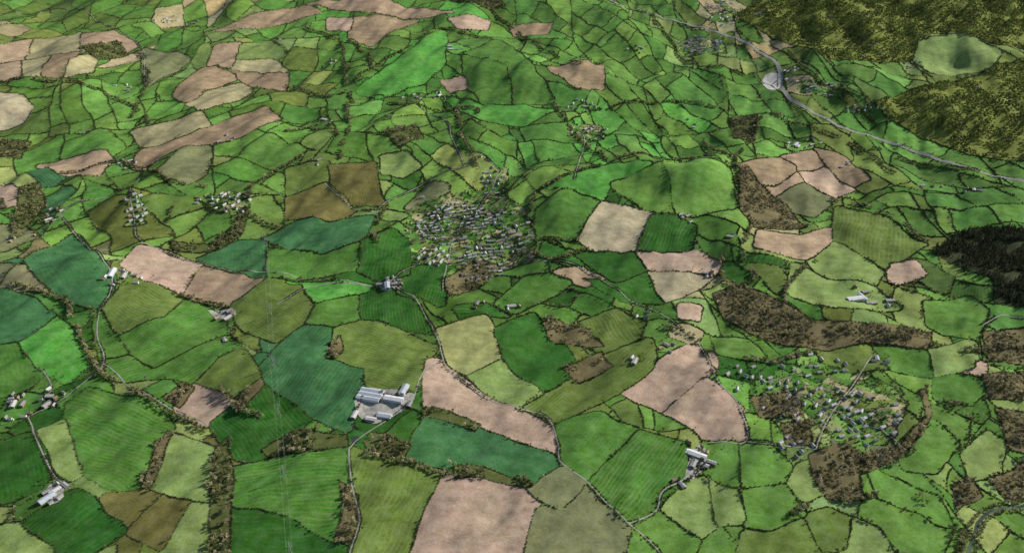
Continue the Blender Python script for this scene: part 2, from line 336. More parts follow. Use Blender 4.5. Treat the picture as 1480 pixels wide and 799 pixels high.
# ------------------------------------------------------------------ boundaries -> hedges
L2=L.reshape(R,C); G2=isg.reshape(R,C)
def bpoints():
    out=[]
    m=(L2[:,1:]!=L2[:,:-1]); m[:16]=0; m[R-9:]=0; m[:,:15]=0; m[:,C-16:]=0; b=np.zeros((R,C),bool); b[:,1:]|=m
    m&=~(G2[:,1:]&(rng.random(m.shape)<.8))
    i,j=np.nonzero(m); x=(X2[i,j]+X2[i,j+1])/2; y=Y2[i,j]; dy=np.abs(Y2[i-1,j]-Y2[i,j])
    for k in (-0.33,0,0.33): out.append(np.stack([x,y+k*dy],1)[(dy>4)|(k==0)])
    m2=(L2[1:]!=L2[:-1]); m2[:16]=0; m2[R-10:]=0; m2[:,:15]=0; m2[:,C-16:]=0; b[1:]|=m2
    m2&=~(G2[1:]&(rng.random(m2.shape)<.8))
    i2,j2=np.nonzero(m2); out.append(np.stack([X2[i2,j2],(Y2[i2,j2]+Y2[i2+1,j2])/2],1))
    return np.vstack(out),b
HP,B=bpoints()
cell=np.round(HP/2.7).astype(np.int64); _,ix=np.unique(cell[:,0]*10**6+cell[:,1],return_index=True); HP=HP[ix]
B=B.ravel()&~isg; verge=lin((74,92,40)); col[B]=col[B]*0.55+verge*0.45; strg[B]=0
print('t labels',time.time()-T0)
# ------------------------------------------------------------------ mesh helpers
def mkmesh(name,co,fa,mats=(),mi=None):
    me=bpy.data.meshes.new(name); me.from_pydata([tuple(c) for c in co],[],fa); me.update()
    for m in mats: me.materials.append(m)
    if mi is not None: me.polygons.foreach_set('material_index',mi)
    return me
def link(name,me,loc=(0,0,0),rz=0.0):
    o=bpy.data.objects.new(name,me); o.location=loc; o.rotation_euler=(0,0,rz)
    scene.collection.objects.link(o); return o
def newmat(name,c=(0.5,0.5,0.5),rough=0.9,noise=None,var=0.25,inst=0.0,c2=None):
    m=bpy.data.materials.new(name); m.use_nodes=True; nt=m.node_tree; b=nt.nodes['Principled BSDF']
    b.inputs['Roughness'].default_value=rough; b.inputs['Specular IOR Level'].default_value=0.2
    geo=nt.nodes.new('ShaderNodeNewGeometry'); n=nt.nodes.new('ShaderNodeTexNoise'); n.inputs['Scale'].default_value=noise or 0.5; n.inputs['Detail'].default_value=4
    nt.links.new(geo.outputs['Position'],n.inputs['Vector'])
    mr=nt.nodes.new('ShaderNodeMapRange'); mr.inputs['From Min'].default_value=0.3; mr.inputs['From Max'].default_value=0.7
    mr.inputs['To Min'].default_value=1-var; mr.inputs['To Max'].default_value=1+var; nt.links.new(n.outputs['Fac'],mr.inputs['Value'])
    mul=nt.nodes.new('ShaderNodeVectorMath'); mul.operation='SCALE'; mul.inputs[0].default_value=tuple(c)
    last=mr.outputs['Result']
    if inst>0:
        oi=nt.nodes.new('ShaderNodeObjectInfo'); m2=nt.nodes.new('ShaderNodeMapRange'); m2.inputs['To Min'].default_value=1-inst; m2.inputs['To Max'].default_value=1+inst
        nt.links.new(oi.outputs['Random'],m2.inputs['Value']); mm=nt.nodes.new('ShaderNodeMath'); mm.operation='MULTIPLY'
        nt.links.new(last,mm.inputs[0]); nt.links.new(m2.outputs['Result'],mm.inputs[1]); last=mm.outputs[0]
        if c2:
            wn_=nt.nodes.new('ShaderNodeTexWhiteNoise'); wn_.noise_dimensions='1D'; nt.links.new(oi.outputs['Random'],wn_.inputs['W'])
            mx_=nt.nodes.new('ShaderNodeMix'); mx_.data_type='RGBA'; mx_.inputs[6].default_value=(*c,1); mx_.inputs[7].default_value=(*c2,1)
            nt.links.new(wn_.outputs['Value'],mx_.inputs['Factor']); nt.links.new(mx_.outputs[2],mul.inputs[0])
    nt.links.new(last,mul.inputs['Scale']); nt.links.new(mul.outputs['Vector'],b.inputs['Base Color'])
    return m
# ------------------------------------------------------------------ ground object
me=bpy.data.meshes.new('ground')
nv=R*C; me.vertices.add(nv)
me.vertices.foreach_set('co',np.stack([xs,ys,Z2.ravel()],1).astype(np.float32).ravel())
ii,jj=np.meshgrid(np.arange(R-1),np.arange(C-1),indexing='ij'); a=(ii*C+jj).ravel()
q=np.stack([a,a+C,a+C+1,a+1],1).astype(np.int32)
nf=len(q); me.loops.add(nf*4); me.polygons.add(nf)
me.loops.foreach_set('vertex_index',q.ravel())
me.polygons.foreach_set('loop_start',np.arange(0,nf*4,4,dtype=np.int32)); me.polygons.foreach_set('loop_total',np.full(nf,4,np.int32))
me.polygons.foreach_set('use_smooth',np.ones(nf,bool))
me.update(calc_edges=True)
ca=me.attributes.new('fcol','FLOAT_COLOR','POINT'); ca.data.foreach_set('color',np.concatenate([col,strg[:,None]],1).astype(np.float32).ravel())
ph=(xs*np.cos(ang)+ys*np.sin(ang)+14*vn(xs/160,ys/160,51)+3*vn(xs/45,ys/45,52))/spc
pa=me.attributes.new('rowphase','FLOAT','POINT'); pa.data.foreach_set('value',ph.astype(np.float32))
gm=bpy.data.materials.new('farmland'); gm.use_nodes=True; nt=gm.node_tree; bs=nt.nodes['Principled BSDF']
bs.inputs['Roughness'].default_value=0.95; bs.inputs['Specular IOR Level'].default_value=0.08
def nd(t,**k):
    n=nt.nodes.new(t)
    for a_,b_ in k.items(): setattr(n,a_,b_)
    return n
def mth(op,a_,b_=None,c_=None):
    n=nd('ShaderNodeMath',operation=op)
    for i,v_ in enumerate((a_,b_,c_)):
        if v_ is None: continue
        if isinstance(v_,(int,float)): n.inputs[i].default_value=v_
        else: nt.links.new(v_,n.inputs[i])
    return n.outputs[0]
at=nd('ShaderNodeAttribute',attribute_name='fcol'); ap=nd('ShaderNodeAttribute',attribute_name='rowphase'); geo=nd('ShaderNodeNewGeometry')
def noise(sc,det=4,rough=0.6,scale3=None):
    n=nd('ShaderNodeTexNoise'); n.inputs['Scale'].default_value=sc; n.inputs['Detail'].default_value=det; n.inputs['Roughness'].default_value=rough
    if scale3:
        mp=nd('ShaderNodeMapping'); mp.inputs['Rotation'].default_value=(0,0,-0.62); mp.inputs['Scale'].default_value=scale3
        nt.links.new(geo.outputs['Position'],mp.inputs['Vector']); nt.links.new(mp.outputs['Vector'],n.inputs['Vector'])
    else: nt.links.new(geo.outputs['Position'],n.inputs['Vector'])
    return n.outputs['Fac']
n_dapple=noise(1/110,5,0.6,(1,2.2,1)); n2=noise(1/22,4,0.65); n3=noise(1/5,3,0.7)  # widest noise: crop mottling plus cloud-shadow dapple put into the field colour
v=mth('ADD',mth('MULTIPLY',mth('SUBTRACT',n_dapple,0.5),1.2),mth('MULTIPLY',mth('SUBTRACT',n2,0.5),0.9))
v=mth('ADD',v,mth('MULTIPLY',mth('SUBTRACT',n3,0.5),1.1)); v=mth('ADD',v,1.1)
st=mth('SINE',mth('MULTIPLY',ap.outputs['Fac'],2*math.pi)); st=mth('POWER',mth('MULTIPLY',mth('ADD',st,1.0),0.5),3.0)
st2=mth('MULTIPLY',mth('SINE',mth('MULTIPLY',ap.outputs['Fac'],2*math.pi*0.23)),0.2)
st=mth('SUBTRACT',mth('ADD',st,st2),0.3)
nb=noise(1/60,3,0.6); gate=nd('ShaderNodeMapRange'); gate.inputs['From Min'].default_value=0.35; gate.inputs['From Max'].default_value=0.65; gate.inputs['To Min'].default_value=0.15; nt.links.new(nb,gate.inputs['Value'])
st=mth('MULTIPLY',mth('MULTIPLY',st,at.outputs['Alpha']),mth('MULTIPLY',gate.outputs[0],0.45))
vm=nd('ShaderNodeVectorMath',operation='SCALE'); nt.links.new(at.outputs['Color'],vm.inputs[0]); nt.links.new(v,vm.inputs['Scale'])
mx=nd('ShaderNodeMix',data_type='RGBA',blend_type='MIX',clamp_factor=False)
nt.links.new(st,mx.inputs['Factor']); nt.links.new(vm.outputs['Vector'],mx.inputs[6]); mx.inputs[7].default_value=(0.27,0.33,0.12,1)
hs=nd('ShaderNodeHueSaturation'); nt.links.new(mx.outputs[2],hs.inputs['Color'])
nh=noise(1/180,3,0.6); nt.links.new(mth('ADD',mth('MULTIPLY',mth('SUBTRACT',nh,0.5),-0.05),0.496),hs.inputs['Hue'])
nt.links.new(mth('ADD',mth('MULTIPLY',mth('SUBTRACT',n2,0.5),-0.5),0.90),hs.inputs['Saturation'])
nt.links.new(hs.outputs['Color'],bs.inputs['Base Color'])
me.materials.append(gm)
link('ground',me)
print('t ground',time.time()-T0)
# ------------------------------------------------------------------ vegetation prototypes
m_hedge=newmat('hedge_leaves',(0.070,0.105,0.032),noise=0.15,var=0.5,inst=0.4,c2=(0.115,0.108,0.060))
m_green=newmat('tree_leaves',(0.070,0.120,0.028),noise=0.12,var=0.4,inst=0.35,c2=(0.115,0.14,0.04))
m_bare=newmat('bare_twigs',(0.52,0.42,0.28),noise=0.02,var=0.45,inst=0.4,c2=(0.34,0.35,0.17))
m_olive=newmat('budding_leaves',(0.20,0.225,0.07),noise=0.02,var=0.4,inst=0.4,c2=(0.32,0.27,0.15))
m_dark=newmat('conifer_needles',(0.075,0.105,0.045),noise=0.02,var=0.4,inst=0.4,c2=(0.12,0.125,0.06))
m_forest=newmat('forest_leaves',(0.29,0.35,0.06),noise=0.006,var=0.55,inst=0.4,c2=(0.19,0.25,0.07))
m_bark=newmat('bark',(0.14,0.11,0.08),noise=2)
def quads(pts,size,co,fa,mi,m,r):
    for p in pts:
        n=Vector(r.normal(size=3)); n.z=abs(n.z)+.5; n.x+=.35; n.normalize(); t=n.orthogonal().normalized(); b=n.cross(t); s1=size*r.uniform(.6,1.3); s2=size*r.uniform(.5,1.1)
        k=len(co); p=Vector(p)
        co.extend([p-t*s1-b*s2*.6,p+t*s1*.8-b*s2,p+t*s1+b*s2*.7,p-t*s1*.6+b*s2]); fa.append((k,k+1,k+2,k+3)); mi.append(m)
def limb(p0,p1,r0,r1,co,fa,mi,m,n=5):
    p0=Vector(p0);p1=Vector(p1); d=(p1-p0).normalized(); t=d.orthogonal().normalized(); b=d.cross(t); k=len(co)
    for p,rr in((p0,r0),(p1,r1)):
        for i in range(n):
            a_=2*math.pi*i/n; co.append(p+(t*math.cos(a_)+b*math.sin(a_))*rr)
    for i in range(n): fa.append((k+i,k+(i+1)%n,k+n+(i+1)%n,k+n+i)); mi.append(m)
def proto(name,kind,seed):
    r=np.random.default_rng(seed); co=[];fa=[];mi=[]
    if kind=='hedge':
        for i in range(7): limb((r.uniform(-1.3,1.3),r.uniform(-.5,.5),-0.4),(r.uniform(-1.5,1.5),r.uniform(-.8,.8),1.8),.08,.03,co,fa,mi,0,4)
        p=np.stack([r.uniform(-1.8,1.8,80),r.uniform(-1.2,1.2,80),r.uniform(0.0,2.6,80)],1); quads(p,0.42,co,fa,mi,1,r); mats=[m_bark,m_hedge]
    elif kind=='conifer':
        limb((0,0,-.5),(0,0,15),.3,.05,co,fa,mi,0)
        for i in range(240):
            z=r.uniform(2,16.5); rad=(17-z)/15*3.0*r.uniform(.3,1); a_=r.uniform(0,6.28); quads([(rad*math.cos(a_),rad*math.sin(a_),z)],.6,co,fa,mi,1,r)
        mats=[m_bark,m_dark]
    else:
        hgt={'green':10,'bare':11,'olive':11,'forest':12}[kind]; limb((0,0,-.5),(0,0,hgt*.5),.38,.22,co,fa,mi,0,6)
        cl=[]
        for i in range(9):
            a_=i*2.4+r.uniform(0,.6); rad=r.uniform(1.3,3.2); z=hgt*r.uniform(.45,.88); e=(rad*math.cos(a_),rad*math.sin(a_),z)
            limb((0,0,hgt*r.uniform(.25,.5)),e,.16,.05,co,fa,mi,0,4); cl.append((e,r.uniform(1.2,2.1)))
        nn={'green':26,'bare':20,'olive':22,'forest':28}[kind]; sz={'green':.5,'bare':.44,'olive':.5,'forest':.6}[kind]
        for e,rr in cl:
            d=r.normal(size=(nn,3)); d/=np.linalg.norm(d,axis=1)[:,None]; quads(np.array(e)+d*rr*r.uniform(.4,1.1,(nn,1)),sz,co,fa,mi,1,r)
        mats=[m_bark,{'green':m_green,'bare':m_bare,'olive':m_olive,'forest':m_forest}[kind]]
    return mkmesh(name,co,fa,mats,mi)
PC=bpy.data.collections.new('vegetation_prototypes')
for nm,kd,sd in [('a_hedge_clump','hedge',1),('b_hedge_clump','hedge',2),('c_ash_tree','green',3),('d_oak_tree','green',4),('e_bare_tree','bare',5),('f_bare_tree','bare',6),('g_budding_tree','olive',7),('h_budding_tree','olive',8),('i_conifer','conifer',9),('j_forest_tree','forest',10),('k_forest_tree','forest',11)]:
    PC.objects.link(bpy.data.objects.new(nm,proto(nm,kd,sd)))
def scatter(name,P,kind,scale,spin=True):
    P=np.asarray(P); n=len(P)
    if n==0: return
    z=H(P[:,0],P[:,1])
    me=bpy.data.meshes.new(name); me.vertices.add(n); me.vertices.foreach_set('co',np.stack([P[:,0],P[:,1],z],1).astype(np.float32).ravel())
    a_=me.attributes.new('kind','INT','POINT'); a_.data.foreach_set('value',np.asarray(kind,np.int32))
    a_=me.attributes.new('sc','FLOAT','POINT'); a_.data.foreach_set('value',np.asarray(scale,np.float32))
    a_=me.attributes.new('rz','FLOAT','POINT'); a_.data.foreach_set('value',rng.uniform(0,6.28,n).astype(np.float32))
    o=link(name,me)
    g=bpy.data.node_groups.new(name+'_scatter','GeometryNodeTree')
    g.interface.new_socket('Geometry',in_out='INPUT',socket_type='NodeSocketGeometry'); g.interface.new_socket('Geometry',in_out='OUTPUT',socket_type='NodeSocketGeometry')
    N_=g.nodes.new; gi=N_('NodeGroupInput'); go=N_('NodeGroupOutput'); io=N_('GeometryNodeInstanceOnPoints'); cf=N_('GeometryNodeCollectionInfo')
    cf.inputs['Collection'].default_value=PC; cf.inputs['Separate Children'].default_value=True; cf.inputs['Reset Children'].default_value=True
    def na(nm,t):
        x_=N_('GeometryNodeInputNamedAttribute'); x_.data_type=t; x_.inputs['Name'].default_value=nm; return x_.outputs['Attribute']
    g.links.new(gi.outputs[0],io.inputs['Points']); g.links.new(cf.outputs[0],io.inputs['Instance']); io.inputs['Pick Instance'].default_value=True
    g.links.new(na('kind','INT'),io.inputs['Instance Index']); g.links.new(na('sc','FLOAT'),io.inputs['Scale'])
    cb=N_('ShaderNodeCombineXYZ'); g.links.new(na('rz','FLOAT'),cb.inputs['Z']); g.links.new(cb.outputs[0],io.inputs['Rotation'])
    g.links.new(io.outputs[0],go.inputs[0])
    md=o.modifiers.new('scatter','NODES'); md.node_group=g; return o
# ------------------------------------------------------------------ roads
LANES=[[(190,270),(192,310),(200,345),(240,365),(330,390),(430,402),(530,413),(562,408),(600,430),(628,480),(640,520),(660,545),(700,572),(745,588),(790,603),(808,640),(812,668),(850,700),(905,752),(955,800),(970,830)],
[(505,648),(508,700),(519,750),(505,800),(500,840)],[(505,648),(520,632),(560,606),(598,575),(612,540),(640,520)],
[(905,758),(948,738),(958,712),(992,690),(1002,655)],[(85,308),(130,360),(160,398),(140,470),(150,525),(100,570),(40,602)],
[(470,265),(500,292),(545,308)],[(640,420),(655,350),(700,290),(722,245)],[(940,445),(985,475),(1012,500),(1035,545),(1070,590),(1079,636),(1022,640)],
[(600,150),(642,172),(658,210),(672,240)],[(40,602),(60,650),(80,685),(100,700)],[(150,525),(200,565),(300,612)],
[(60,535),(75,560),(60,580)],[(720,385),(800,378),(850,395),(940,445)],[(1420,470),(1450,455),(1490,460)],
[(0,20),(100,15),(160,40),(205,70),(210,120)],[(820,190),(845,200),(830,260)],[(1130,560),(1200,590),(1270,620),(1310,650)],[(1260,515),(1230,560),(1200,600),(1180,650)],
[(595,345),(640,340),(690,335),(740,345)],[(610,305),(660,318),(712,322)],[(562,408),(600,384),(640,372),(700,385),(720,385)],[(722,245),(690,225),(672,240)],
[(1079,636),(1110,640),(1150,645),(1180,650)],[(85,308),(120,290),(190,270),(215,240),(250,225)],[(400,440),(450,415),(530,413)],[(672,240),(620,260),(560,290),(545,308)]]
m_lane=newmat('lane_asphalt',(0.34,0.33,0.30),noise=0.05,var=0.3); m_asph=newmat('asphalt',(0.27,0.27,0.26),noise=0.1,var=0.15); m_white=newmat('road_paint',(0.8,0.8,0.78)); m_verge=newmat('road_verge',(0.10,0.15,0.045),noise=0.1)
RS=[]
def ribbon(name,P,prof,mats):
    d=np.gradient(P,axis=0); d/=np.linalg.norm(d,axis=1)[:,None]+1e-9; nrm=np.stack([-d[:,1],d[:,0]],1)
    n=len(prof); off=np.array([p[0] for p in prof]); lf=np.array([p[1] for p in prof])
    far=np.clip((P[:,1]-2500)/3000,0,1)*0.9+0.45
    Q=P[:,None,:]+nrm[:,None,:]*off[None,:,None]; Z=H(Q[...,0],Q[...,1])+np.where(lf[None]<0,lf[None]*1.0,lf[None]+far[:,None])
    co=np.concatenate([Q,Z[...,None]],2).reshape(-1,3).tolist(); fa=[];mi=[]
    for i in range(len(P)-1):
        for k in range(n-1):
            a_=i*n+k; fa.append((a_,a_+1,a_+n+1,a_+n)); mi.append(mats[1][k])
    link(name,mkmesh(name,co,fa,mats[0],mi))
lane_k=0
for Ln in LANES:
    P=smooth(gp(Ln),9); P=P+np.stack([4*vn(P[:,0]/90,P[:,1]/90,91),4*vn(P[:,0]/90,P[:,1]/90,92)],1); RS.append((P,2.0)); lane_k+=1; e=lane_k*.012; ribbon('country_lane',P,[(-3.2,-0.3),(-1.8,e),(1.8,e),(3.2,-0.3)],([m_lane,m_verge],[1,0,1]))
AR=[(860,-12),(900,8),(960,28),(1040,48),(1085,65),(1115,85),(1128,105),(1130,128),(1150,148),(1200,175),(1300,210),(1390,240),(1480,262),(1560,285)]
P=smooth(gp(AR),12); RS.append((P,13))
ribbon('dual_carriageway',P,[(-15,-0.3),(-10,0),(-9.6,0.02),(-2,0.02),(-1.6,0),(1.6,0),(2,0.02),(9.6,0.02),(10,0),(15,-0.3)],([m_asph,m_white,m_verge],[2,1,0,1,2,1,0,1,2]))
samp=[];sw=[]
for p,w in RS:
    for t in (0,.25,.5,.75): samp.append(p[:-1]*(1-t)+p[1:]*t); sw.append(np.full(len(p)-1,w))
samp=np.vstack(samp); sw=np.concatenate(sw); KD=kdtree.KDTree(len(samp))
for i,(a_,b_) in enumerate(samp): KD.insert((a_,b_,0),i)
KD.balance()
def roaddist(Q):
    out=np.empty(len(Q))
    for i,(a_,b_) in enumerate(Q.tolist()):
        _,k,d=KD.find((a_,b_,0)); out[i]=d-sw[k]
    return out
rd=[]
for p,w in RS:
    d=np.gradient(p,axis=0); d/=np.linalg.norm(d,axis=1)[:,None]+1e-9; nn=np.stack([-d[:,1],d[:,0]],1)
    for sgn in (-1,1):
        for t in (0,.33,.66): rd.append(p[:-1]*(1-t)+p[1:]*t+nn[:-1]*sgn*(w+2.4))
HP=HP[roaddist(HP)>2.0]
rd=np.vstack(rd); gap=vn(rd[:,0]/60,rd[:,1]/60,66); rd=rd[(gap>-0.25)&(rng.random(len(rd))<0.8)]; rd=rd[roaddist(rd)>1.6]; HP=np.vstack([HP,rd])
dens=vn(HP[:,0]/90,HP[:,1]/90,61); HP=HP[(dens>-0.45)|(rng.random(len(HP))<0.4)]
HP=HP+rng.normal(0,0.6,HP.shape)
print('hedge pts',len(HP),time.time()-T0)
big=np.clip((HP[:,1]-2000)/3500,0,0.25)
scatter('hedgerows',HP,rng.integers(0,2,len(HP)),rng.uniform(0.6,1.2,len(HP))*(1+.4*vn(HP[:,0]/50,HP[:,1]/50,67))+big)
tn=fb(HP[:,0]/200,HP[:,1]/200,2,62); tp=0.035+0.42*np.clip(tn,0,1)
TP=HP[rng.random(len(HP))<tp]; TP=TP+rng.normal(0,1.5,TP.shape); TP=TP[roaddist(TP)>2]
scatter('hedgerow_trees',TP,rng.choice([2,3,4,5,6,7],len(TP),p=[.27,.27,.06,.06,.17,.17]),rng.uniform(0.4,1.15,len(TP)))
groups={'W':[], 'U':[], 'C':[], 'Y':[]}; AREA={'W':90,'U':84,'C':50,'Y':120}
for key,P in WP:
    a_=P.min(0)-12; b_=P.max(0)+12; n=int((b_-a_).prod()/AREA[key]); Q=rng.uniform(a_,b_,(n,2))
    wob=np.stack([Q[:,0]+16*vn(Q[:,0]/40,Q[:,1]/40,71)+6*vn(Q[:,0]/14,Q[:,1]/14,74),Q[:,1]+16*vn(Q[:,0]/40,Q[:,1]/40,72)],1)
    Q=Q[inpoly(P,wob[:,0],wob[:,1])]
    gap=fb(Q[:,0]/60,Q[:,1]/60,2,73); Q=Q[gap>(-0.3 if key!='Y' else -0.25)]
    groups[key].append(Q)
for key,w,pts in BELTS:
    P=smooth(gp(pts),7); P=P+np.stack([12*vn(P[:,0]/80,P[:,1]/80,93),12*vn(P[:,0]/80,P[:,1]/80,94)],1)
    for r_ in range(3):
        Q=P+rng.normal(0,w*0.55,P.shape); groups[key].append(Q[vn(Q[:,0]/60,Q[:,1]/60,95)>-.4])
for key,nm,ks in(('W','bare_woodland',[4,5,4,5,7,6,2]),('U','mixed_woodland',[2,3,4,5,6,7,6,7]),('C','conifer_plantation',[8]),('Y','hillside_forest',[9,10,9,10,6,2])):
    Q=np.vstack(groups[key]); Q=Q[roaddist(Q)>3]; print(nm,len(Q))
    scatter(nm,Q,rng.choice(ks,len(Q)),rng.uniform(0.6,1.5,len(Q)))
print('t veg',time.time()-T0)
# ------------------------------------------------------------------ buildings
m_wallw=newmat('white_render',(0.80,0.78,0.74),noise=0.4,var=0.08); m_walls=newmat('stone_wall',(0.42,0.38,0.32),noise=0.8); m_brick=newmat('brick_wall',(0.34,0.20,0.14),noise=0.8)
m_slate=newmat('slate_roof',(0.30,0.30,0.31),noise=0.5,inst=0.35); m_tile=newmat('tiled_roof',(0.33,0.24,0.19),noise=0.5,inst=0.3); m_lroof=newmat('weathered_roof',(0.50,0.49,0.48),noise=0.5,inst=0.35)
m_glass=newmat('window_glass',(0.05,0.06,0.08),0.2); m_door=newmat('painted_door',(0.08,0.13,0.1)); m_metal=newmat('barn_sheeting',(0.48,0.54,0.60),0.5,noise=0.1,var=0.12,inst=0.15); m_metalw=newmat('white_sheeting',(0.74,0.75,0.76),0.6,noise=0.1,var=0.1)
def box(co,fa,mi,x0,x1,y0,y1,z0,z1,m):
    k=len(co); co.extend([(x0,y0,z0),(x1,y0,z0),(x1,y1,z0),(x0,y1,z0),(x0,y0,z1),(x1,y0,z1),(x1,y1,z1),(x0,y1,z1)])
    for f in((0,1,5,4),(1,2,6,5),(2,3,7,6),(3,0,4,7),(4,5,6,7)): fa.append(tuple(k+i for i in f)); mi.append(m)
def gable(co,fa,mi,x0,x1,y0,y1,h,rh,mw,mr,ov=0.4):
    k=len(co); ym=(y0+y1)/2
    co.extend([(x0,y0,-2),(x1,y0,-2),(x1,y1,-2),(x0,y1,-2),(x0,y0,h),(x1,y0,h),(x1,y1,h),(x0,y1,h),(x0,ym,h+rh),(x1,ym,h+rh)])
    for f in((0,1,5,4),(2,3,7,6)): fa.append(tuple(k+i for i in f)); mi.append(mw)
    for f in((1,2,6,9,5),(3,0,4,8,7)): fa.append(tuple(k+i for i in f)); mi.append(mw)
    sl=rh/(ym-y0)
    for sy_ in(-1,1):
        k=len(co); ye=(y0-ov) if sy_<0 else (y1+ov); ze=h-ov*sl+.05; zt=h+rh+.05
        co.extend([(x0-ov,ye,ze),(x1+ov,ye,ze),(x1+ov,ym,zt),(x0-ov,ym,zt),(x0-ov,ye,ze+.2),(x1+ov,ye,ze+.2),(x1+ov,ym,zt+.2),(x0-ov,ym,zt+.2)])
        for f in((0,1,2,3),(4,5,6,7),(0,1,5,4),(0,3,7,4),(1,2,6,5)): fa.append(tuple(k+i for i in f)); mi.append(mr)
def house(name,w,d,h,mw,mr,wing,ch):
    co=[];fa=[];mi=[]; gable(co,fa,mi,-w/2,w/2,-d/2,d/2,h,d*.36,0,1)
    for s_ in ch: box(co,fa,mi,s_*w/2-.5,s_*w/2+.4,-.5,.5,h,h+d*.36+1.3,4)
    for sy_ in(-1,1):
        yy=sy_*(d/2+.03)
        for fl in range(int(h//2.5)):
            for xx in np.linspace(-w/2+1.5,w/2-1.5,max(2,int(w/3))):
                if fl==0 and abs(xx)<1: continue
                k=len(co); z=.9+fl*2.6; co.extend([(xx-.5,yy,z),(xx+.5,yy,z),(xx+.5,yy,z+1.2),(xx-.5,yy,z+1.2)]); fa.append((k,k+1,k+2,k+3)); mi.append(2)
    k=len(co); yy=-d/2-.04; co.extend([(-.5,yy,0),(.5,yy,0),(.5,yy,2.1),(-.5,yy,2.1)]); fa.append((k,k+1,k+2,k+3)); mi.append(3)
    if wing: gable(co,fa,mi,w/2+.02,w/2+4.5,-d/2+1,d/2-1,h*.55,d*.22,0,1,.2)
    return mkmesh(name,co,fa,[mw,mr,m_glass,m_door,m_brick],mi)
HM=[house('detached_house',11,8,5.2,m_wallw,m_slate,True,[-1]),house('stone_cottage',13,7,5,m_walls,m_slate,False,[-1,1]),house('semi_house',15,8.5,5.4,m_wallw,m_lroof,False,[0.0]),
 house('brick_house',10,9,5.3,m_brick,m_tile,True,[1]),house('bungalow',14,9,2.8,m_wallw,m_lroof,False,[.4]),house('terraced_house',20,8,5.4,m_walls,m_lroof,False,[-1,0,1])]
HN=['detached_house','stone_cottage','semi_detached_house','brick_house','bungalow','terraced_house']
def barn(name,w,d,h,mw,mr,bays=1):
    co=[];fa=[];mi=[]
    for b_ in range(bays):
        y0=-d*bays/2+b_*d; gable(co,fa,mi,-w/2,w/2,y0,y0+d-.03,h,d*.16,0,1,.02 if bays>1 else .5)
        for xx in(-1,1):
            k=len(co); x_=xx*(w/2+.04); co.extend([(x_,y0+d*.3,0),(x_,y0+d*.7,0),(x_,y0+d*.7,h*.8),(x_,y0+d*.3,h*.8)]); fa.append((k,k+1,k+2,k+3)); mi.append(2)
        for xx in np.arange(-w/2+4,w/2-3,6):
            for sg in (-1,1):
                k=len(co); ym=y0+d/2; ya=ym+sg*d*.15; yb=ym+sg*d*.38; rz=lambda y_:h+d*.16*(1-abs(y_-ym)/(d/2))+.3
                co.extend([(xx,ya,rz(ya)),(xx+1.2,ya,rz(ya)),(xx+1.2,yb,rz(yb)),(xx,yb,rz(yb))]); fa.append((k,k+1,k+2,k+3)); mi.append(3)
    return mkmesh(name,co,fa,[mw,mr,m_glass,m_metalw],mi)
BM=[barn('b1',42,18,6,m_metalw,m_metal),barn('b2',30,14,5,m_walls,m_lroof),barn('b3',55,20,6.5,m_metal,m_metalw),barn('b4',24,12,4.5,m_brick,m_slate),barn('b5',70,17,6,m_metalw,m_metal,3)]
placed=[]
def place(name,me_,x,y,rz,sep):
    for a_,b_,s_ in placed:
        if (a_-x)**2+(b_-y)**2<((sep+s_)/2)**2: return False
    placed.append((x,y,sep)); link(name,me_,(x,y,float(H(x,y))+.15),rz); return True
def farm(u,v,nb,nh,sp):
    x,y=[float(t) for t in ground(np.array(u),np.array(v))]; th=random.uniform(0,1.5)
    for i in range(nb*6):
        if nb<=0: break
        a_=random.uniform(0,6.28); r_=random.uniform(0,sp)
        k=random.choice([0,1,2,3] if nb>2 else [1,3,3])
        if place('barn',BM[k],x+r_*math.cos(a_),y+r_*math.sin(a_),th+random.choice([0,1.5708]),[44,32,56,26][k]*.75): nb-=1
    for i in range(nh*6):
        if nh<=0: break
        a_=random.uniform(0,6.28); r_=random.uniform(sp*.4,sp*1.3); k=random.randrange(5)
        if place('farmhouse' if sp>20 else HN[k],HM[k],x+r_*math.cos(a_),y+r_*math.sin(a_),th+random.choice([0,1.5708])+random.uniform(-.1,.1),15): nh-=1
x,y=[float(t) for t in ground(np.array(545.),np.array(578.))]
for dx,dy,k,rz in((-22,18,4,-.25),(48,-5,2,-.25),(28,-62,0,-.25),(75,30,0,1.32),(-8,-75,1,-.25),(95,-20,3,1.3),(-55,-62,1,1.32)):
    place('dairy_barn',BM[k],x+dx,y+dy,rz,10)
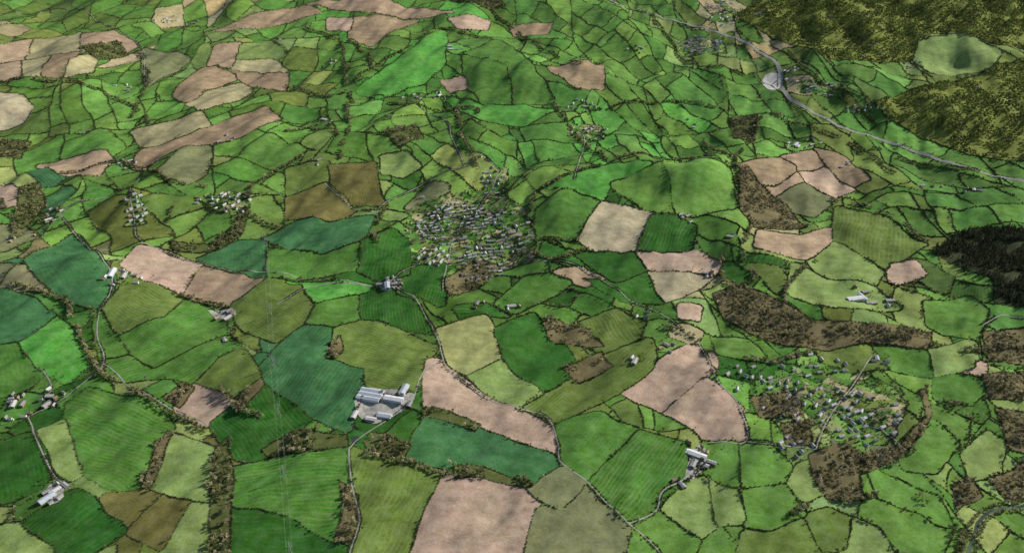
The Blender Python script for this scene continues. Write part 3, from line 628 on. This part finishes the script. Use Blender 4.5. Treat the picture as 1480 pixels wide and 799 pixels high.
FARMS=[(75,712,4,3,40),(1010,660,5,2,38),(45,582,2,8,60),(325,453,2,2,30),(562,410,4,3,35),(175,402,3,8,50),(1245,430,4,2,50),(72,575,1,3,30),(325,492,1,0,10),
 (20,578,1,3,25),(995,315,3,1,35),(1290,435,1,1,30),(688,440,1,2,25),(738,440,1,2,25),(80,310,1,7,50),(1150,210,3,4,50),(1175,205,1,3,40),(660,70,2,5,60),(635,138,1,5,50),
 (600,140,1,5,50),(840,155,2,8,70),(850,192,2,9,80),(470,95,1,3,50),(1325,95,1,5,70),(170,130,1,4,60),(245,30,1,8,80),(285,35,1,5,60),(330,200,1,3,50),(1410,275,2,3,60),
 (935,455,0,4,30),(965,500,1,3,30),(1020,395,1,3,25),(1100,545,0,5,45),(1268,518,1,3,30),(1340,270,1,3,50),(455,235,1,2,30),(690,230,0,2,30),(1200,25,1,2,40),(180,235,1,5,50),
 (350,40,0,3,60),(1062,345,1,2,25),(920,520,1,1,15),(1150,645,0,4,40),(980,692,1,1,25),(1060,540,0,3,30),(680,345,0,4,40),(1260,640,0,3,40),(30,345,1,3,40),(1085,540,0,3,30),(300,290,0,6,45),(470,175,1,2,30),
 (1000,180,0,3,40),(920,70,1,4,40),(560,170,0,2,30),(400,60,0,3,40),(120,190,0,3,40),(1230,240,0,3,40),(1420,130,0,3,40),(1100,20,2,6,60)]
for f in FARMS: farm(*f)
TV=[]
for u0,v0,ru,rv,n in[(658,325,56,30,215),(712,338,58,34,60),(715,268,18,24,20),(690,385,42,22,34),(625,365,28,18,18),(330,293,30,14,24),(195,300,14,22,20),(1180,585,75,30,32),(1250,605,55,34,34),(1180,530,60,16,14),(1110,560,45,14,10),
  (1010,65,34,14,50),(1045,25,24,14,30),(1150,110,20,16,12),(1190,130,26,10,20),(1250,160,25,8,14),(1150,640,30,10,8),(1040,8,20,8,20),(600,285,12,6,4)]:
    g0=gp([(u0,v0)])[0]; th0=random.uniform(.1,1.2); m_=n*5
    rr=np.sqrt(rng.random(m_)); aa=rng.uniform(0,6.28,m_); uu=u0+ru*rr*np.cos(aa); vv=v0+rv*rr*np.sin(aa); gx,gy=ground(uu,vv)
    bend=.35*vn(gx/160,gy/160,81); tt=th0+bend; dx=gx-g0[0]; dy=gy-g0[1]
    p=dx*np.cos(tt)+dy*np.sin(tt); q=-dx*np.sin(tt)+dy*np.cos(tt); q=np.round(q/27)*27+rng.normal(0,1.6,m_)
    gx=g0[0]+p*np.cos(tt)-q*np.sin(tt); gy=g0[1]+p*np.sin(tt)+q*np.cos(tt)
    ok=(roaddist(np.stack([gx,gy],1))>5)&(fb(gx/70,gy/70,2,83)>-.22); c_=0
    for a_,b_,o_,t_ in zip(gx,gy,ok,tt):
        if not o_: continue
        k=random.choice([0,0,2,2,2,3,4,4,5,1])
        if place(HN[k],HM[k],float(a_),float(b_),float(t_)+random.choice([0,0,0,1.5708])+random.uniform(-.06,.06),15.5): c_+=1
        if c_>=n: break
    n2=int(n*1.3); uu=u0+ru*rng.normal(0,.62,n2); vv=v0+rv*rng.normal(0,.62,n2); gx,gy=ground(uu,vv); TV.append(np.stack([gx,gy],1))
for f in FARMS:
    n2=f[2]+f[3]+8; gx,gy=ground(np.array([float(f[0])]),np.array([float(f[1])])); TV.append(np.stack([gx+rng.normal(0,f[4]*.9,n2),gy+rng.normal(0,f[4]*.9,n2)],1))
x,y=[float(t) for t in ground(np.array(668.),np.array(347.))]
def church(name):
    co=[];fa=[];mi=[]; gable(co,fa,mi,-11,11,-4.5,4.5,7,4.5,0,1); gable(co,fa,mi,11.02,18,-3.2,3.2,5.2,3.2,0,1); box(co,fa,mi,-17,-11.45,-2.8,2.8,-1,15,0)
    for a_ in(-17,-12.2):
        for b_ in(-2.8,2.0): box(co,fa,mi,a_,a_+.75,b_,b_+.8,15.01,16,0)
    for sy_ in(-1,1):
        for xx in(-8,-3,2,7):
            k=len(co); yy=sy_*4.54; co.extend([(xx-.7,yy,2),(xx+.7,yy,2),(xx+.7,yy,5),(xx,yy,6),(xx-.7,yy,5)]); fa.append((k,k+1,k+2,k+3,k+4)); mi.append(2)
    return mkmesh(name,co,fa,[m_walls,m_slate,m_glass],mi)
cm=church('church')
for t_ in range(60):
    if place('village_church',cm,x+random.uniform(-8,8)*t_*.3,y+random.uniform(-8,8)*t_*.3,.3,20): break
TV=np.vstack(TV); bk=kdtree.KDTree(len(placed))
for i,(a_,b_,_) in enumerate(placed): bk.insert((a_,b_,0),i)
bk.balance(); dm=np.array([bk.find((t[0],t[1],0))[2] for t in TV]); TV=TV[dm>9]; TV=TV[roaddist(TV)>3]
scatter('village_trees',TV,rng.choice([2,3,2,3,6,7],len(TV)),rng.uniform(.4,.85,len(TV)))
print('buildings',len(placed),time.time()-T0)
m_yard=newmat('yard_concrete',(0.42,0.40,0.36),noise=0.08,var=0.25)
def patch(name,pts,mat,lift):
    P=smooth(np.vstack([gp(pts),gp(pts[:1])]),10)[:-1]; c_=P.mean(0); co=[];fa=[]; n=len(P)
    for t in (0,.25,.5,.75,1):
        for p in P: q_=c_+(p-c_)*t; co.append((q_[0],q_[1],float(H(*q_))+lift))
    for r_ in range(4):
        for i in range(n): fa.append((r_*n+i,r_*n+(i+1)%n,(r_+1)*n+(i+1)%n,(r_+1)*n+i))
    link(name,mkmesh(name,co,fa,[mat]))
patch('farmyard',[(512,580),(530,560),(585,565),(600,572),(585,592),(560,604),(540,612),(518,600)],m_yard,.5)
patch('farmyard',[(62,715),(75,698),(92,705),(88,722),(70,728)],m_yard,.4)
patch('farmyard',[(1000,650),(1015,642),(1022,665),(1005,690),(990,692)],m_yard,.4)
patch('farmyard',[(300,448),(335,446),(340,456),(315,460)],m_yard,.4)
patch('farmyard',[(545,408),(575,404),(578,416),(555,420)],m_yard,.4)
patch('quarry_yard',[(1100,120),(1108,108),(1128,108),(1126,128),(1112,130)],newmat('pale_gravel',(0.6,0.58,0.53),noise=.05),1.3)
m_water=newmat('water',(0.05,0.07,0.05),0.35)
patch('pond',[(507,632),(516,629),(521,636),(512,642)],m_water,.45)
P=smooth(gp([(1395,830),(1405,790),(1415,755),(1432,738),(1460,732),(1520,725)]),8); P=P+np.stack([6*vn(P[:,0]/50,P[:,1]/50,96),6*vn(P[:,0]/50,P[:,1]/50,97)],1); ribbon('river',P,[(-5.5,-.3),(-3.8,0),(3.8,0),(5.5,-.3)],([m_water,m_verge],[1,0,1]))
d=np.gradient(P,axis=0); d/=np.linalg.norm(d,axis=1)[:,None]; nn=np.stack([-d[:,1],d[:,0]],1)
RT=np.vstack([P+nn*s_*rng.uniform(8,16,(len(P),1)) for s_ in (-1,1,-1,1)]); scatter('riverside_trees',RT,rng.choice([4,5,6,7,2],len(RT)),rng.uniform(.5,1.1,len(RT)))
# ------------------------------------------------------------------ electricity pylons
m_steel=newmat('galvanised_steel',(0.5,0.51,0.51),0.5)
def beam(co,fa,mi,a_,b_,r_): limb(a_,b_,r_,r_,co,fa,mi,0,4)
co=[];fa=[];mi=[]; lv=[(0,4.0),(9,3.0),(18,2.1),(26,1.4),(33,1.0),(40,.8),(45,.1)]
for i in range(len(lv)-1):
    (z0,r0),(z1,r1)=lv[i],lv[i+1]; c4=[(1,1),(-1,1),(-1,-1),(1,-1)]
    for k in range(4):
        a_=c4[k]; b_=c4[(k+1)%4]
        beam(co,fa,mi,(a_[0]*r0,a_[1]*r0,z0),(a_[0]*r1,a_[1]*r1,z1),.16); beam(co,fa,mi,(a_[0]*r0,a_[1]*r0,z0),(b_[0]*r1,b_[1]*r1,z1),.09); beam(co,fa,mi,(b_[0]*r0,b_[1]*r0,z0),(a_[0]*r1,a_[1]*r1,z1),.09)
for z,w in((27,7),(33,8.5),(39,6.5)):
    for s_ in(-1,1): beam(co,fa,mi,(s_*.8,0,z-.4),(s_*w,0,z),.14); beam(co,fa,mi,(s_*.8,0,z+1.8),(s_*w,0,z),.12); beam(co,fa,mi,(s_*w,0,z),(s_*w,0,z-2.2),.15)
pm=mkmesh('pylon',co,fa,[m_steel],mi)
PY=gp([(384,352),(387,392),(391,455),(395,530),(403,600),(411,690),(420,800),(430,900)]); prev=None; wc=[];wf=[];wm=[]
for p in PY:
    z=float(H(*p)); link('electricity_pylon',pm,(p[0],p[1],z),0.1)
    if prev is not None:
        for zz,w in((27,7),(33,8.5),(39,6.5)):
            for s_ in(-1,1):
                for k in range(12):
                    t0,t1=k/12,(k+1)/12; f=lambda t:(prev[0]*(1-t)+p[0]*t+s_*w,prev[1]*(1-t)+p[1]*t,prev[2]*(1-t)+z*t+zz-2.2-7*4*t*(1-t)*.5)
                    limb(f(t0),f(t1),.03,.03,wc,wf,wm,0,3)
    prev=(p[0],p[1],z)
link('power_lines',mkmesh('power_lines',wc,wf,[m_steel],wm))
# ------------------------------------------------------------------ light, sky, camera
EL,AZ=math.radians(28),math.radians(62)
w=bpy.data.worlds.new('World'); scene.world=w; w.use_nodes=True; wn=w.node_tree; bg=wn.nodes['Background']
sk=wn.nodes.new('ShaderNodeTexSky'); sk.sky_type='NISHITA'; sk.sun_disc=False; sk.sun_elevation=EL; sk.sun_rotation=AZ
wn.links.new(sk.outputs[0],bg.inputs['Color']); bg.inputs['Strength'].default_value=0.075
sl=bpy.data.lights.new('sun','SUN'); sl.energy=5.0; sl.angle=math.radians(.5); sl.color=(1,.95,.86)
so=bpy.data.objects.new('sun',sl); sv=Vector((math.cos(EL)*math.sin(AZ),math.cos(EL)*math.cos(AZ),math.sin(EL))); so.rotation_euler=sv.to_track_quat('Z','Y').to_euler(); so.location=(0,0,3000); scene.collection.objects.link(so)
cd=bpy.data.cameras.new('camera'); cam=bpy.data.objects.new('camera',cd); scene.collection.objects.link(cam); scene.camera=cam
cd.sensor_width=36; cd.lens=36*F/1480; cd.clip_start=1; cd.clip_end=2000000
cam.location=(0,0,CAMH); cam.rotation_euler=(math.pi/2-PITCH,0,0)
print('t end',time.time()-T0)
